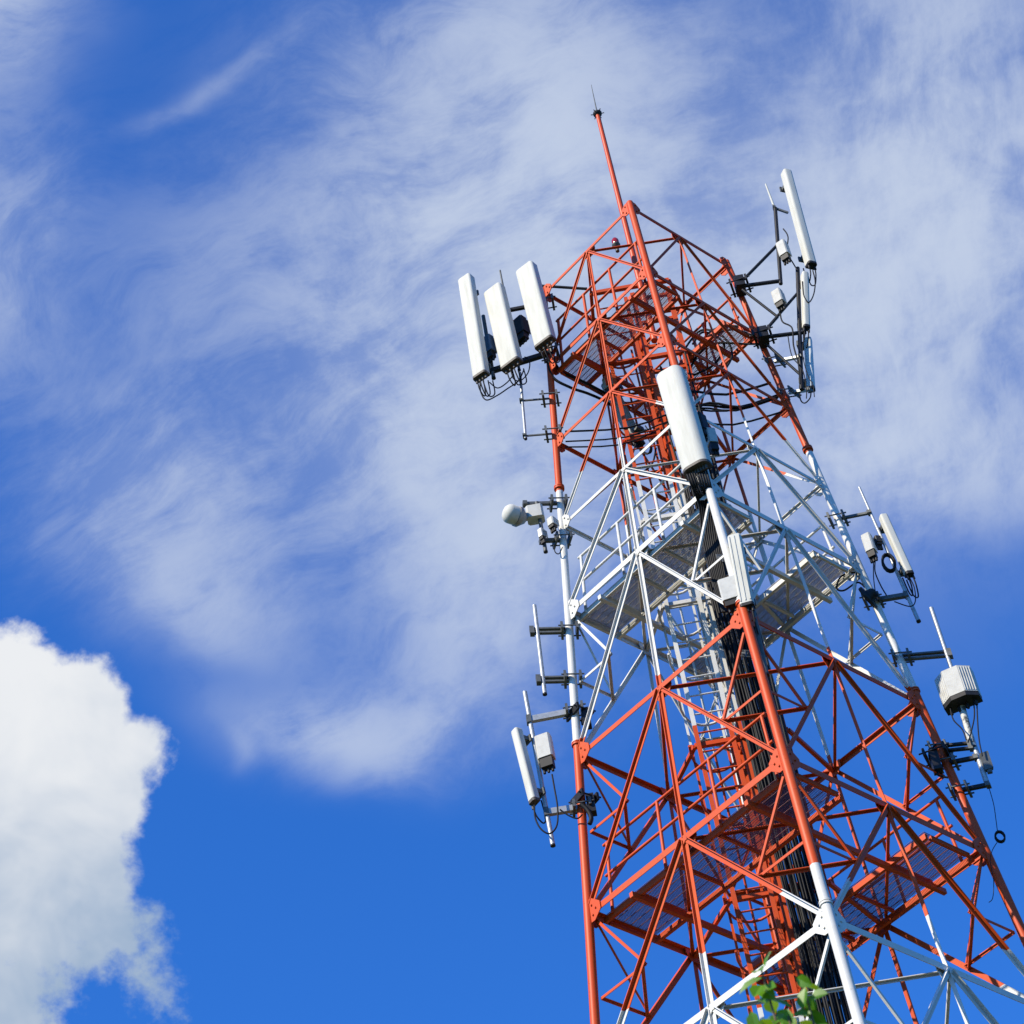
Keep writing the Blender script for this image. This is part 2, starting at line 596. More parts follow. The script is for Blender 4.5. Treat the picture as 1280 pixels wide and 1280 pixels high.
for i, z in enumerate(RZ):
    big = i >= 4
    wb = 0.084 if i >= 7 else (0.070 if big else 0.052)
    for fi, (f, (a, b)) in enumerate(FACES.items()):
        n = fnorm(f)
        A, B = corner(a, z), corner(b, z)
        Mid = (A + B) / 2
        p, q = short(A, B, 0.06, 0.06)
        obj('horizontal_beam', MB().angle(p, q, wb if i not in (1, 4, 6) else wb * 1.2, n, 0.0, -1), PAINT, tower)
        if i + 1 < len(RZ):
            z2 = RZ[i + 1]
            A2, B2 = corner(a, z2), corner(b, z2)
            Mid2 = (A2 + B2) / 2
            wd = 0.068 if i >= 6 else (0.056 if i >= 3 else 0.040)
            for k, T in enumerate((A2, B2)):
                p, q = short(Mid, T, 0.03, 0.07)
                obj('diagonal_brace', MB().angle(p, q, wd, n, 0.011 + 0.011 * k, -1, inward=-1), PAINT, tower)
            p, q = short(Mid, Mid2, 0.02, 0.02)
            obj('centre_strut', MB().angle(p, q, wd * 0.95, n, 0.034, 1, inward=-1), PAINT, tower)
            if 4 <= i <= 8:
                for k, (T, T2) in enumerate(((A, A2), (B, B2))):
                    dm = Mid.lerp(T2, 0.5)
                    zm = 0.5 * (z + z2)
                    lm = corner((a, b)[k], zm)
                    p, q = short(T, dm, 0.07, 0.0)
                    obj('secondary_brace', MB().angle(p, q, 0.036, n, 0.046, 1), PAINT, tower)
                    p, q = short(lm, dm, 0.06, 0.0)
                    obj('secondary_brace', MB().angle(p, q, 0.036, n, 0.056, -1), PAINT, tower)
    # level bracing: the diamond between the middles of the four sides
    mids = [(corner(a, z) + corner(b, z)) / 2 for a, b in FACES.values()]
    for k in range(4):
        p, q = short(mids[k], mids[(k + 1) % 4], 0.03, 0.03)
        obj('level_brace', MB().angle(p, q, 0.042 if big else 0.032, V((0, 0, 1)), 0.014 + 0.011 * (k % 2), 1), PAINT, tower)
    # struts joining the middles of diagonals round each leg, half a panel down
    if 4 <= i <= 8 and i + 1 < len(RZ):
        zz = RZ[i + 1]
        for c in 'LFRB':
            adj = [f for f in FACES if c in FACES[f]]
            pts_ = []
            for f in adj:
                a, b = FACES[f]
                pts_.append(((corner(a, z) + corner(b, z)) / 2).lerp(corner(c, zz), 0.5))
            p, q = short(pts_[0], pts_[1], 0.02, 0.02)
            obj('corner_strut', MB().angle(p, q, 0.045, V((0, 0, 1)), 0.0, 1), PAINT, tower)
    # gusset plates
    if i <= 8:
        for f, (a, b) in FACES.items():
            n = fnorm(f)
            A, B = corner(a, z), corner(b, z)
            e = (B - A).normalized()
            sl = 0.17 if big else 0.13
            for P, sgn in ((A, 1), (B, -1)):
                o = P + n * 0.006
                x = e * sgn
                y = V((0, 0, 1))
                prof = [(0.03, -sl * 0.9), (0.11, -sl * 0.9), (sl * 1.35, -0.05), (sl * 1.35, 0.055), (0.10, sl), (0.03, sl)]
                mb = MB().prism(prof, o, o + n * 0.012, x, y)
                for bx, by in ((0.09, -0.07), (0.15, 0.0), (0.09, 0.07)):
                    c0 = o + x * bx + y * by + n * 0.012
                    mb.tube([c0, c0 + n * 0.016], 0.013, 6)
                obj('gusset_plate' if P is A else 'corner_plate', mb, PAINT, tower)
            Mi = (A + B) / 2 - n * 0.047
            prof = [(-0.16, 0.05), (-0.16, -0.03), (-0.09, -0.14), (0.09, -0.14), (0.16, -0.03), (0.16, 0.05)]
            obj('middle_plate', MB().prism([(q_[0] * sl / 0.17, q_[1] * sl / 0.17) for q_ in prof], Mi, Mi - n * 0.01, e, V((0, 0, 1))), PAINT, tower)

# walkways on three levels
for i in (1, 4, 6):
    z = RZ[i]
    for t0, t1 in ((0.03, 0.29), (0.71, 0.97)):
        plat = MB()
        zb = z - 0.10
        e1 = t0 + 0.02 if t0 < 0.5 else t0
        e2 = t1 if t0 < 0.5 else t1 - 0.02
        for t in (e1, e2):
            plat.beam(plane_pt(zb, 0.03, t), plane_pt(zb, 0.97, t), 0.045, 0.075)
        for s in (0.03, 0.21, 0.40, 0.60, 0.79, 0.97):
            plat.beam(plane_pt(zb + 0.004, s, e1 + 0.02), plane_pt(zb + 0.004, s, e2 - 0.02), 0.035, 0.05)
        po = obj('walkway', plat, PAINT, tower)
        gr = MB()
        zg = z - 0.02
        nb = int((corner('F', z) - corner('L', z)).length / 0.021)
        for k in range(nb + 1):
            s = 0.035 + 0.93 * k / nb
            gr.beam(plane_pt(zg, s, e1), plane_pt(zg, s, e2), 0.0085 if i == 4 else 0.0048, 0.014 if i == 4 else 0.010)
        for k in range(7):
            t = e1 + (e2 - e1) * (k + 0.5) / 7
            gr.beam(plane_pt(zg + 0.004, 0.035, t), plane_pt(zg + 0.004, 0.965, t), 0.008, 0.008)
        obj('grating', gr, GRATE_PALE if i == 4 else GRATE, po)
        tr = t0 + 0.012 if t0 < 0.5 else t1 - 0.012
        rl = MB()
        for hgt in (0.48, 0.93):
            rl.tube([plane_pt(z + hgt, 0.06, tr), plane_pt(z + hgt, 0.94, tr)], 0.020, 8)
        hr = obj('handrail', rl, PAINT, tower)
        for s in (0.08, 0.36, 0.64, 0.92):
            obj('rail_post', MB().tube([plane_pt(z - 0.1, s, tr), plane_pt(z + 0.94, s, tr)], 0.022, 8), PAINT, hr)
    for s in (0.21, 0.79):
        obj('support_beam', MB().beam(plane_pt(z - 0.155, s, 0.01), plane_pt(z - 0.155, s, 0.99), 0.055, 0.07), PAINT, tower)

# ladder with safety hoops, and the cable ladder beside it
LX0, LX1, LY = AX - 0.66, AX - 0.22, AY + 0.02
ld = MB()
for x in (LX0, LX1):
    ld.beam((x, LY, 0.4), (x, LY, RZ[0] - 0.35), 0.055, 0.05, V((0, 1, 0)))
lad = obj('ladder', ld, PAINT, tower)
nr = 90
for k in range(nr):
    z = 2.0 + (RZ[0] - 0.5 - 2.0) * k / (nr - 1)
    obj('rung', MB().tube([(LX0, LY, z), (LX1, LY, z)], 0.013, 6, caps=False), PAINT, lad)
hoop_pts = []
cxh = (LX0 + LX1) / 2
for k in range(13):
    a = math.pi * k / 12
    hoop_pts.append((-0.34 * math.cos(a), 0.62 * math.sin(a) ** 0.8 if 0 < k < 12 else 0))
cage = MB()
for k in (2, 4, 6, 8, 10):
    cage.beam((cxh + hoop_pts[k][0], LY + hoop_pts[k][1], 3), (cxh + hoop_pts[k][0], LY + hoop_pts[k][1], RZ[0] - 0.9), 0.032, 0.008, V((0, 1, 0)))
cg = obj('ladder_cage', cage, PAINT, tower)
z = 3.0
while z < RZ[0] - 0.8:
    obj('hoop', MB().tube([V((cxh + a, LY + b, z)) for a, b in hoop_pts], 0.018, 6), PAINT, cg)
    z += 0.78
CX0, CX1, CY = AX - 0.10, AX + 0.44, AY + 0.10
ct = MB()
for x in (CX0, CX1):
    ct.beam((x, CY, 0.4), (x, CY, RZ[0] - 0.2), 0.07, 0.07, V((0, 1, 0)))
tray = obj('cable_ladder', ct, PAINT, tower)
z = 1.0
while z < RZ[0] - 0.3:
    obj('crossbar', MB().beam((CX0, CY, z), (CX1, CY, z), 0.05, 0.05), PAINT, tray)
    z += 0.55
lace = MB()
z = 2.0
k = 0
while z < RZ[0] - 1.0:
    x0, x1 = (LX1, CX0) if k % 2 else (CX0, LX1)
    lace.beam((x0, LY + 0.35, z), (x1, LY + 0.35, z + 0.55), 0.04, 0.04)
    z += 0.55
    k += 1
for x in (LX1, CX0):
    lace.beam((x, LY + 0.35, 1.0), (x, LY + 0.35, RZ[0] - 0.4), 0.06, 0.06, V((0, 1, 0)))
obj('lacing', lace, PAINT, tower)
for i in range(len(RZ)):
    z = RZ[i] - 0.05
    md = MB()
    mids = [(corner(a, z) + corner(b, z)) / 2 for a, b in FACES.values()]
    md.beam(V((LX0 - 0.05, LY + 0.06, z)), V((CX1 + 0.05, LY + 0.06, z)), 0.06, 0.06)
    md.beam(V((LX0 - 0.05, LY + 0.06, z)), mids[3], 0.05, 0.05)
    md.beam(V((CX1 + 0.05, LY + 0.06, z)), mids[2], 0.05, 0.05)
    obj('ladder_support', md, PAINT, tower)

# ------------------------------------------------------------------ feeder cables on the cable ladder
run = thing('cable_run', 'thick run of black feeder cables clipped to the cable ladder', 'cables', (AX + 0.2, AY, 0.3))
TOPS = [(27.2, 'R'), (27.6, 'R'), (26.9, 'L'), (27.8, 'R'), (26.2, 'F'), (25.9, 'R'), (26.8, 'R'), (25.5, 'L'), (27.0, 'F'), (25.2, 'L')]
for k in range(30):
    front = k < 17
    n_ = 17 if front else 13
    j = k if front else k - 17
    x = CX0 + 0.03 + (CX1 - CX0 - 0.02) * (j + 0.5) / n_ + random.uniform(-.008, .008)
    y = CY - 0.075 if front else CY - 0.11 - random.uniform(0, 0.03)
    ztop, leg = TOPS[(k * 7) % len(TOPS)]
    ztop += random.uniform(-0.25, 0.25)
    pts = []
    z = 0.5
    while z < ztop - 0.5:
        pts.append(V((x + random.uniform(-.012, .012), y + random.uniform(-.015, .015), z)))
        z += 0.9
    tgt = corner(leg, ztop - 0.1)
    c0 = V((x, y, ztop))
    if k % 2 == 0:
        pts += [V((x, y, ztop - 0.25)), c0.lerp(tgt, 0.16) + V((0, 0, -0.02)), c0.lerp(tgt, 0.5) + V((0, 0, -0.16)), c0.lerp(tgt, 0.93)]
    else:
        pts += [V((x, y, ztop - 0.2)), c0 + V((0, 0, 0.1))]
    obj('feeder_cable', MB().tube(spline(pts, 3), random.choice((0.012, 0.015, 0.019)), 6), CABLE, run)

YL, YF, YR = corner('L', 26).y, corner('F', 26).y, corner('R', 26).y
UPV = V((0, 0, 1))


# ------------------------------------------------------------------ equipment builders
def dirv(a, b):
    return V((a, b, 0)).normalized()


def clamp_on(mb, p, r=0.10, face=dirv(-1, -1)):
    "two-plate clamp round a tower leg"
    x = UPV.cross(face).normalized()
    for s in (-1, 1):
        mb.box(p + face * (s * r), x * (r * 1.25), face * 0.016, UPV * 0.055)
        mb.tube([p + x * (s * r * 1.05) - face * (r * 1.5), p + x * (s * r * 1.05) + face * (r * 1.5)], 0.012, 6)


def panel_antenna(label, top, bot, y, w, d, face, mat_=RADOME, rnd=0.30, cap=BROWN, group=None, pole=None, conn=4, cat='antenna', ridges=0):
    pt, pb = at(*top, y), at(*bot, y)
    ax = (pt - pb).normalized()
    t = thing('panel_antenna', label, cat, pb, group)
    f = (face - ax * face.dot(ax)).normalized()
    x = ax.cross(f).normalized()
    hw = w / 2
    r = min(d * rnd, hw * 0.6)
    prof = [(-hw, -d / 2), (hw, -d / 2)]
    for k in range(7):
        a = math.pi / 2 * k / 6
        prof.append((hw - r + r * math.cos(a), d / 2 - r + r * math.sin(a)))
    for k in range(7):
        a = math.pi / 2 + math.pi / 2 * k / 6
        prof.append((-hw + r + r * math.cos(a), d / 2 - r + r * math.sin(a)))
    n = len(prof)
    mb = MB()
    rings = []
    for q, sc in ((pb, 1.0), (pt - ax * 0.02, 1.0), (pt, 0.93)):
        rings += [q + (x * a + f * b) * sc for a, b in prof]
    fs = []
    for j in range(2):
        for k in range(n):
            fs.append((j * n + k, j * n + (k + 1) % n, (j + 1) * n + (k + 1) % n, (j + 1) * n + k))
    mb.add(rings, fs, lambda q: 2 <= (q[0] % n) <= n - 2)
    mb.add(rings[-n:], [tuple(range(n))])
    mb.add(rings[:n], [tuple(range(n))[::-1]])
    for k in range(ridges):
        xx = -hw * 0.7 + hw * 1.4 * k / max(1, ridges - 1)
        mb.box((pt + pb) / 2 + x * xx + f * (d / 2 + 0.003), x * 0.007, f * 0.006, ax * ((pt - pb).length / 2 - 0.03))
    obj('radome', mb, mat_, t)
    cp = MB()
    cp.prism([(a * 1.02, b * 1.02) for a, b in prof], pb - ax * 0.045, pb - ax * 0.002, x, f)
    for k in range(conn):
        q = pb + x * (-hw * 0.7 + hw * 1.4 * k / max(1, conn - 1)) - ax * 0.045
        cp.tube([q, q - ax * 0.07], 0.017, 8)
    obj('end_cap', cp, cap, t)
    for fr in (0.12, 0.88):
        q = pb.lerp(pt, fr) - f * (d / 2 + 0.05)
        br = MB().box(q, x * 0.06, f * 0.05, ax * 0.03)
        br.box(q - f * 0.04, x * 0.09, f * 0.012, ax * 0.05)
        obj('bracket', br, GALVD, t)
    if conn:
        for k in range(min(conn, 3)):
            q = pb + x * (-hw * 0.6 + hw * 1.2 * k / max(1, conn - 1)) - ax * 0.11
            e = q - f * (0.16 + 0.05 * k) - ax * 0.02
            obj('jumper_cable', MB().tube(spline([q, q - ax * 0.12 - f * 0.02, q - ax * (0.20 + .04 * k) - f * 0.10, e - ax * 0.08, e + ax * 0.2], 5), 0.010, 6), CABLE, t)
    return t


def radio_unit(label, c, y, w, d, h, face, mat_=UNIT, bottom=DARKM, group=None, fins=7, cat='radio unit', bh=0.35):
    p = at(*c, y)
    x = UPV.cross(face).normalized()
    t = thing('radio_unit', label, cat, p - UPV * h / 2, group)
    mb = MB().box(p, x * w / 2, face * d / 2, UPV * h / 2, bev=min(w, d) * 0.14)
    for k in range(fins):
        xx = -w * 0.42 + w * 0.84 * k / max(1, fins - 1)
        mb.box(p + x * xx - face * (d / 2 + 0.018), x * 0.005, face * 0.02, UPV * h * 0.45)
    obj('housing', mb, mat_, t)
    bt = MB().box(p - UPV * (h / 2 + bh * h / 2 + 0.002), x * w * 0.40, face * d * 0.40, UPV * bh * h / 2)
    for k in range(3):
        q = p - UPV * (h / 2 + bh * h) + x * (w * 0.28 * (k - 1))
        bt.tube([q, q - UPV * 0.07], 0.018, 8)
    obj('connector_block', bt, bottom, t)
    return t


def pole(label, top, bot, y, r, mat_=GALV, group=None, cat='mounting pole', clamps=(), name='mounting_pole', thin=None):
    pt, pb = at(*top, y), at(*bot, y)
    t = thing(name, label, cat, pb, group)
    obj('pipe', MB().tube([pb, pt], r, 12, r2=thin), mat_, t)
    cap = MB().tube([pb - (pt - pb).normalized() * 0.02, pb], r * 1.12, 12)
    obj('end_plug', cap, DARKM, t)
    return t


def arm(label, tip, root, y, h, w, mat_=GALVD, double=0.0, face=dirv(-1, -1), group=None, yr=None, clamp=True, cat='bracket arm'):
    p, q = at(*tip, y), at(*root, y if yr is None else yr)
    t = thing('bracket_arm', label, cat, q, group)
    mb = MB()
    if double:
        for s in (-1, 1):
            mb.beam(p + UPV * s * double, q + UPV * s * double, w, h)
    else:
        mb.beam(p, q, w, h)
    obj('bar', mb, mat_, t)
    cl = MB()
    if clamp:
        clamp_on(cl, q, 0.10, (p - q).normalized())
        obj('leg_clamp', cl, GALVD, t)
    c2 = MB()
    u = (p - q).normalized()
    x = UPV.cross(u).normalized()
    c2.box(p, u * 0.03, x * 0.045, UPV * (h * 0.7 + double * 1.2))
    obj('pole_clamp', c2, GALVD, t)
    return t


def cable(label, pts, y, r=0.011, group=None, mat_=CABLE, ys=None):
    P = [at(px, py, y if ys is None else ys[k]) for k, (px, py) in enumerate(pts)]
    return obj('loose_cable', MB().tube(spline(P, 8), r, 7), mat_, loc=P[0], label=label, cat='cable', group=group)


# ------------------------------------------------------------------ top of the tower
bp, tp = V((AX, AY, RZ[1] + 0.3)), None
ptop = at(747, 143, AY)
bp = V((ptop.x, AY, RZ[1] + 0.2))
rod = thing('lightning_rod', 'red mast with a thin spike standing above the tower top', 'lightning rod', bp)
RODM = mat('red_mast_paint', (0.58, 0.060, 0.003), (0.52, 0.074, 0.012), rough=0.42, scale=2)
obj('mast', MB().tube([bp, ptop], 0.052, 12, r2=0.036), RODM, rod)
kn = MB().lathe(ptop, UPV, [(0.036, -0.03), (0.07, -0.01), (0.075, 0.03), (0.05, 0.06), (0.02, 0.10)], 12)
for k in range(6):
    a = 2 * math.pi * k / 6
    d = V((math.cos(a), math.sin(a), 0.15))
    kn.tube([ptop + d * 0.05, ptop + d * 0.11], 0.008, 6)
obj('collar', kn, DARKM, rod)
obj('spike', MB().tube([ptop + UPV * 0.08, at(739, 106, AY)], 0.011, 8, r2=0.004), GALVD, rod)
lp = at(770, 306, AY - 0.25)
lamp = thing('obstruction_lamp', 'small red warning lamp on the brace below the mast', 'warning lamp', lp)
obj('lens', MB().lathe(lp, UPV, [(0.05, 0.0), (0.055, 0.03), (0.055, 0.10), (0.035, 0.14), (0.01, 0.155)], 14), LAMP, lamp)
obj('lamp_base', MB().lathe(lp, UPV, [(0.03, -0.16), (0.03, -0.04), (0.065, -0.03), (0.065, 0.0)], 14), GALVD, lamp)

# ------------------------------------------------------------------ A: three panels on the left of the top
ya = YL - 0.30
NLL = dirv(-0.62, -0.78)
panel_antenna('slim white panel antenna, outermost of the three left of the tower top', (582, 348), (601, 469), ya, 0.235, 0.13, dirv(-0.52, -0.85))
panel_antenna('wide white panel antenna, middle one of the three left of the tower top', (617, 362), (639, 455), ya, 0.325, 0.14, dirv(-0.55, -0.84))
panel_antenna('wide white panel antenna covering the top left corner of the tower', (657, 335), (681, 428), ya - 0.1, 0.325, 0.14, dirv(-0.55, -0.84))
yb = YL - 0.02
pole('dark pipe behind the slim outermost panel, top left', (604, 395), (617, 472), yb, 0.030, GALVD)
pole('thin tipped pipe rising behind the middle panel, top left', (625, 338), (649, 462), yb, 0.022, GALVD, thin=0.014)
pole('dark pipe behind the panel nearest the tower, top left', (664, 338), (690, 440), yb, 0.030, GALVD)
radio_unit('blue grey radio box behind the slim outermost panel', (611, 432), yb - 0.1, 0.16, 0.12, 0.34, NLL, BLUEGREY)
radio_unit('black radio box in the gap between the two wide left panels', (650, 410), yb - 0.05, 0.22, 0.14, 0.34, NLL, DARKM)
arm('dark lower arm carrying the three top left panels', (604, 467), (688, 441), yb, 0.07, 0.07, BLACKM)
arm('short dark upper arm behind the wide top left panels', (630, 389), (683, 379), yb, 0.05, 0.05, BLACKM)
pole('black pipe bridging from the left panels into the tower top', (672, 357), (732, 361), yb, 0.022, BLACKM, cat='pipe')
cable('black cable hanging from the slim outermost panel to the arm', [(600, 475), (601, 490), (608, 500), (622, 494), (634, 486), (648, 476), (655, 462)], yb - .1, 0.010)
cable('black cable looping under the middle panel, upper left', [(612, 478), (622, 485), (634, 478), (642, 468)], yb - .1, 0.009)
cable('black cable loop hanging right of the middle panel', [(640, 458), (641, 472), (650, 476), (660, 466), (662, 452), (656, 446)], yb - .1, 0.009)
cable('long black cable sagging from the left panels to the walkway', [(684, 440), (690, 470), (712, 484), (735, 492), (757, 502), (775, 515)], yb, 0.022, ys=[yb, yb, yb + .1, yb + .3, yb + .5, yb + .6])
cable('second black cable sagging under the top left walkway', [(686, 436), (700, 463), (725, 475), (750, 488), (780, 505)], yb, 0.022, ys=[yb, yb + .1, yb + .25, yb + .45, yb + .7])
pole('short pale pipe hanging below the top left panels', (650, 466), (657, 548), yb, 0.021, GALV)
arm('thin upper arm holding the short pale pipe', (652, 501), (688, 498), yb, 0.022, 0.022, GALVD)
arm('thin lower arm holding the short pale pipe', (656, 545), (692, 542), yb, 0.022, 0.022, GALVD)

# ------------------------------------------------------------------ B: the frame of antennas on the right of the top
yc = YR - 0.25
fr = thing('antenna_frame', 'black triangular steel frame on the right of the tower top', 'antenna frame', at(955, 421, yc))
for name, a, b, r in (('upright', (969, 260), (976, 355), .030), ('upright', (997, 335), (1002, 487), .032), ('strut', (925, 354), (972, 306), .024),
                      ('strut', (925, 358), (977, 351), .032), ('strut', (928, 362), (972, 396), .020), ('strut', (953, 417), (999, 364), .022),
                      ('strut', (952, 422), (1008, 415), .032), ('strut', (960, 432), (1000, 468), .020), ('strut', (950, 421), (972, 396), .022)):
    obj(name, MB().tube([at(*b, yc), at(*a, yc)], r, 10), BLACKM, fr)
for q in ((925, 357), (954, 421)):
    mb = MB()
    clamp_on(mb, at(*q, yc + 0.06), 0.12, dirv(1, -0.2))
    mb.box(at(*q, yc + 0.06), (0.07, 0, 0), (0, 0.12, 0), (0, 0, 0.11))
    obj('leg_clamp', mb, BLACKM, fr)
panel_antenna('tallest slim white panel antenna at the right of the tower top', (983, 215), (1014, 330), yc - 0.05, 0.145, 0.13, dirv(0.45, -0.9), conn=2, cap=DARKM)
panel_antenna('short slim white panel antenna directly under the tallest right panel', (1006, 342), (1008, 408), yc - 0.05, 0.10, 0.10, dirv(0.35, -0.9), conn=2, cap=DARKM)
panel_antenna('grey slim panel antenna hanging lowest on the black frame', (1010, 424), (1014, 485), yc + 0.1, 0.10, 0.11, dirv(0.9, -0.2), RADOME_GREY, conn=1, cap=DARKM)
pole('thin white whip antenna above the black frame', (957, 230), (969, 262), yc, 0.020, RADOME, cat='whip antenna', name='whip_antenna', thin=0.012)
arm('little bracket with pale bars under the white whip', (968, 260), (985, 266), yc, 0.03, 0.03, GALVD, clamp=False)
radio_unit('white radio box at the top of the black frame', (979, 312), yc - 0.12, 0.15, 0.12, 0.30, dirv(-0.5, -0.85), UNIT)
radio_unit('white radio box at the middle of the black frame', (973, 372), yc - 0.12, 0.15, 0.12, 0.26, dirv(-0.5, -0.85), UNIT)
arm('pale upper stub arm low on the black frame', (1001, 446), (968, 452), yc, 0.035, 0.05, GALV, yr=yc + .2)
arm('pale lower stub arm at the foot of the black frame', (1012, 487), (986, 491), yc, 0.04, 0.05, GALV, yr=yc + .2)
cable('black cable looping from the tallest right panel', [(1016, 338), (1019, 352), (1017, 368), (1011, 378), (1005, 370), (1003, 352)], yc - .1, 0.010)
cable('black cable running down the black frame beside the upper radio box', [(979, 286), (985, 296), (984, 315), (992, 330), (997, 338)], yc - .08, 0.010)
cable('black cable from the middle radio box down the frame', [(975, 388), (978, 402), (990, 410), (992, 432), (998, 455), (1000, 480)], yc - .08, 0.012)
cable('pale cable beside the lowest grey panel', [(985, 420), (990, 445), (1003, 462), (1008, 485), (1008, 498)], yc - .06, 0.008)
cable('thin black cable hanging off the foot of the frame', [(1008, 412), (1003, 440), (1010, 470), (1016, 480), (1018, 496)], yc - .04, 0.007)
for k, pts in enumerate(([(870, 435), (892, 412), (925, 408), (952, 420)], [(862, 462), (885, 425), (915, 412), (952, 424)],
                         [(858, 480), (868, 450), (890, 430), (930, 430), (958, 430)], [(865, 470), (893, 455), (905, 430), (880, 415), (866, 430)],
                         [(850, 445), (876, 413), (905, 422), (915, 445), (900, 470)])):
    cable(['black cable arching from the cable ladder to the upper frame clamp', 'black cable arching below the highest one at the tower top',
           'black cable sagging lowest towards the black frame', 'black cable coiled in a loop inside the tower top',
           'black cable curving round behind the front leg top'][k], pts, AY, 0.017, ys=[AY + .3 - .1 * j for j in range(len(pts))])

# ------------------------------------------------------------------ C, G: antennas on the front leg
yf = YF - 0.36
panel_antenna('largest white panel antenna on the front leg of the tower', (836, 466), (870, 584), yf, 0.385, 0.19, dirv(-0.45, -0.89), rnd=0.75, conn=8)
radio_unit('small pale radio box right of the largest antenna', (889, 547), yf + 0.35, 0.13, 0.12, 0.26, dirv(0.3, -0.95), UNIT, bh=0.5)
radio_unit('dark radio box tucked behind the largest antenna', (877, 530), yf + 0.32, 0.15, 0.12, 0.30, dirv(0.8, -0.6), DARKM)
for k in range(9):
    cable('black jumper cable gathered under the largest antenna', [(859 + 3 * k, 593 - k * .6), (864 + 3 * k, 606), (874 + 2.6 * k, 632), (878 + 2.6 * k, 670), (888 + 2.2 * k, 715), (903 + 1.6 * k, 765)], yf, 0.014,
          group='jumper cables under the largest antenna', ys=[yf, yf + .05, yf + .32, yf + .46, yf + .48, yf + .46])
panel_antenna('ribbed pale panel antenna halfway down the front leg', (918, 671), (934, 756), yf - 0.1, 0.17, 0.11, dirv(-0.2, -0.98), conn=3, ridges=3, cap=DARKM)
radio_unit('white radio box with black base above the red joint', (914, 739), yf - 0.02, 0.26, 0.16, 0.34, dirv(-0.2, -0.98), UNIT, bh=0.25)
pole('grey pipe clamped along the front leg below the ribbed antenna', (925, 690), (957, 843), yf + 0.05, 0.040, GALVD)
arm('dark clamp arm between the ribbed antenna pipe and front leg', (927, 702), (911, 698), yf + 0.05, 0.06, 0.06, GALVD, yr=yf + 0.36)
arm('dark clamp arm low on the grey front pipe', (951, 818), (941, 817), yf + 0.05, 0.06, 0.06, GALVD, yr=yf + 0.25)

# ------------------------------------------------------------------ D: small microwave dish on the left leg
yd = YL - 0.1
dc = at(645, 645, yd - 0.1)
ddir = V((-0.80, -0.58, 0.10)).normalized()
dish = thing('microwave_dish', 'small white drum dish on the left leg', 'microwave dish', dc)
obj('radome', MB().lathe(dc, ddir, [(0.135, 0.0), (0.138, 0.10), (0.125, 0.14), (0.09, 0.175), (0.045, 0.19), (0.01, 0.193)], 24), RADOME, dish)
obj('shroud', MB().lathe(dc, ddir, [(0.07, -0.14), (0.10, -0.10), (0.145, -0.05), (0.145, -0.004)], 24), mat('brown_grey_shroud', (0.34, 0.31, 0.28), (0.27, 0.25, 0.22), rough=0.5), dish)
odu = at(669, 643, yd)
ob = MB().box(odu, (0.12, 0, 0), (0, 0.09, 0), (0, 0, 0.11), bev=0.03)
ob.tube([dc - ddir * 0.12, odu], 0.045, 10)
obj('feed_unit', ob, UNIT, dish)
pole('dark pipe carrying the small drum dish', (671, 628), (682, 689), yd, 0.028, GALVD)
arm('dark upper arm of the drum dish mount', (656, 630), (698, 629), yd, 0.045, 0.05, GALVD, yr=YL)
arm('dark lower arm of the drum dish mount', (677, 676), (703, 675), yd, 0.05, 0.05, GALVD, yr=YL)
radio_unit('small grey box between the drum dish and left leg', (690, 653), yd - 0.08, 0.11, 0.10, 0.13, dirv(-0.6, -0.8), UNIT, fins=4)
radio_unit('tiny pale box low on the drum dish pipe', (677, 667), yd - 0.06, 0.08, 0.08, 0.14, dirv(-0.6, -0.8), GALV, fins=3)
cable('thin black cable dangling beside the drum dish clamp', [(692, 680), (694, 690), (699, 692), (703, 684)], yd, 0.008)

# ------------------------------------------------------------------ E: whip pole on two double arms
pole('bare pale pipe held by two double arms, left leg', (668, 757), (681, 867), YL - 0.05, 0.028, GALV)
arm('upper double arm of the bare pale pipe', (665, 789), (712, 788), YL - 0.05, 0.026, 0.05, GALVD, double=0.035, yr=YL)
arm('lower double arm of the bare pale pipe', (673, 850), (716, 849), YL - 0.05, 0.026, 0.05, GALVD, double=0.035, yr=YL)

# ------------------------------------------------------------------ F: antenna, radio and pole low on the left leg
pole('long pale pipe beside a slim antenna, lower left', (656, 865), (691, 1056), YL - 0.05, 0.030, GALV)
arm('flat grey upper arm of the lower left pipe', (661, 900), (718, 889), YL - 0.05, 0.085, 0.06, GALV, yr=YL)
arm('flat grey lower arm of the lower left pipe', (683, 1016), (727, 1009), YL - 0.05, 0.085, 0.06, GALV, yr=YL)
panel_antenna('slim white antenna at the lower left of the tower', (645, 913), (667, 1000), YL - 0.15, 0.125, 0.10, dirv(-0.75, -0.66), conn=1)
radio_unit('white radio box with black base beside the lower left pipe', (681, 935), YL - 0.12, 0.20, 0.14, 0.36, dirv(-0.25, -0.97), UNIT, bh=0.40)
cable('black cable loop under the slim lower left antenna', [(668, 1006), (669, 1022), (676, 1036), (687, 1042), (696, 1032), (697, 1010), (693, 985), (690, 968)], YL - 0.15, 0.011)
cable('black cable bundle at the clamp of the lower left leg', [(726, 1005), (734, 1012), (739, 1022), (737, 1030)], YL - 0.12, 0.030)
cable('thin dark cable draping along the lower left arm', [(700, 1012), (712, 1020), (722, 1023), (728, 1018)], YL - 0.12, 0.010)
for py, px in ((892, 725), (1000, 731)):
    mb = MB()
    clamp_on(mb, at(px, py, YL), 0.11, dirv(-0.8, -0.6))
    mb.box(at(px + 8, py + 6, YL - 0.02), (0.05, 0, 0), (0, 0.06, 0), (0, 0, 0.14))
    obj('pole_bracket', mb, BLACKM, loc=at(px, py, YL), label='black clamp plate on the white part of the left leg' if py == 892 else 'black clamp plate on the red part of the left leg', cat='clamp')

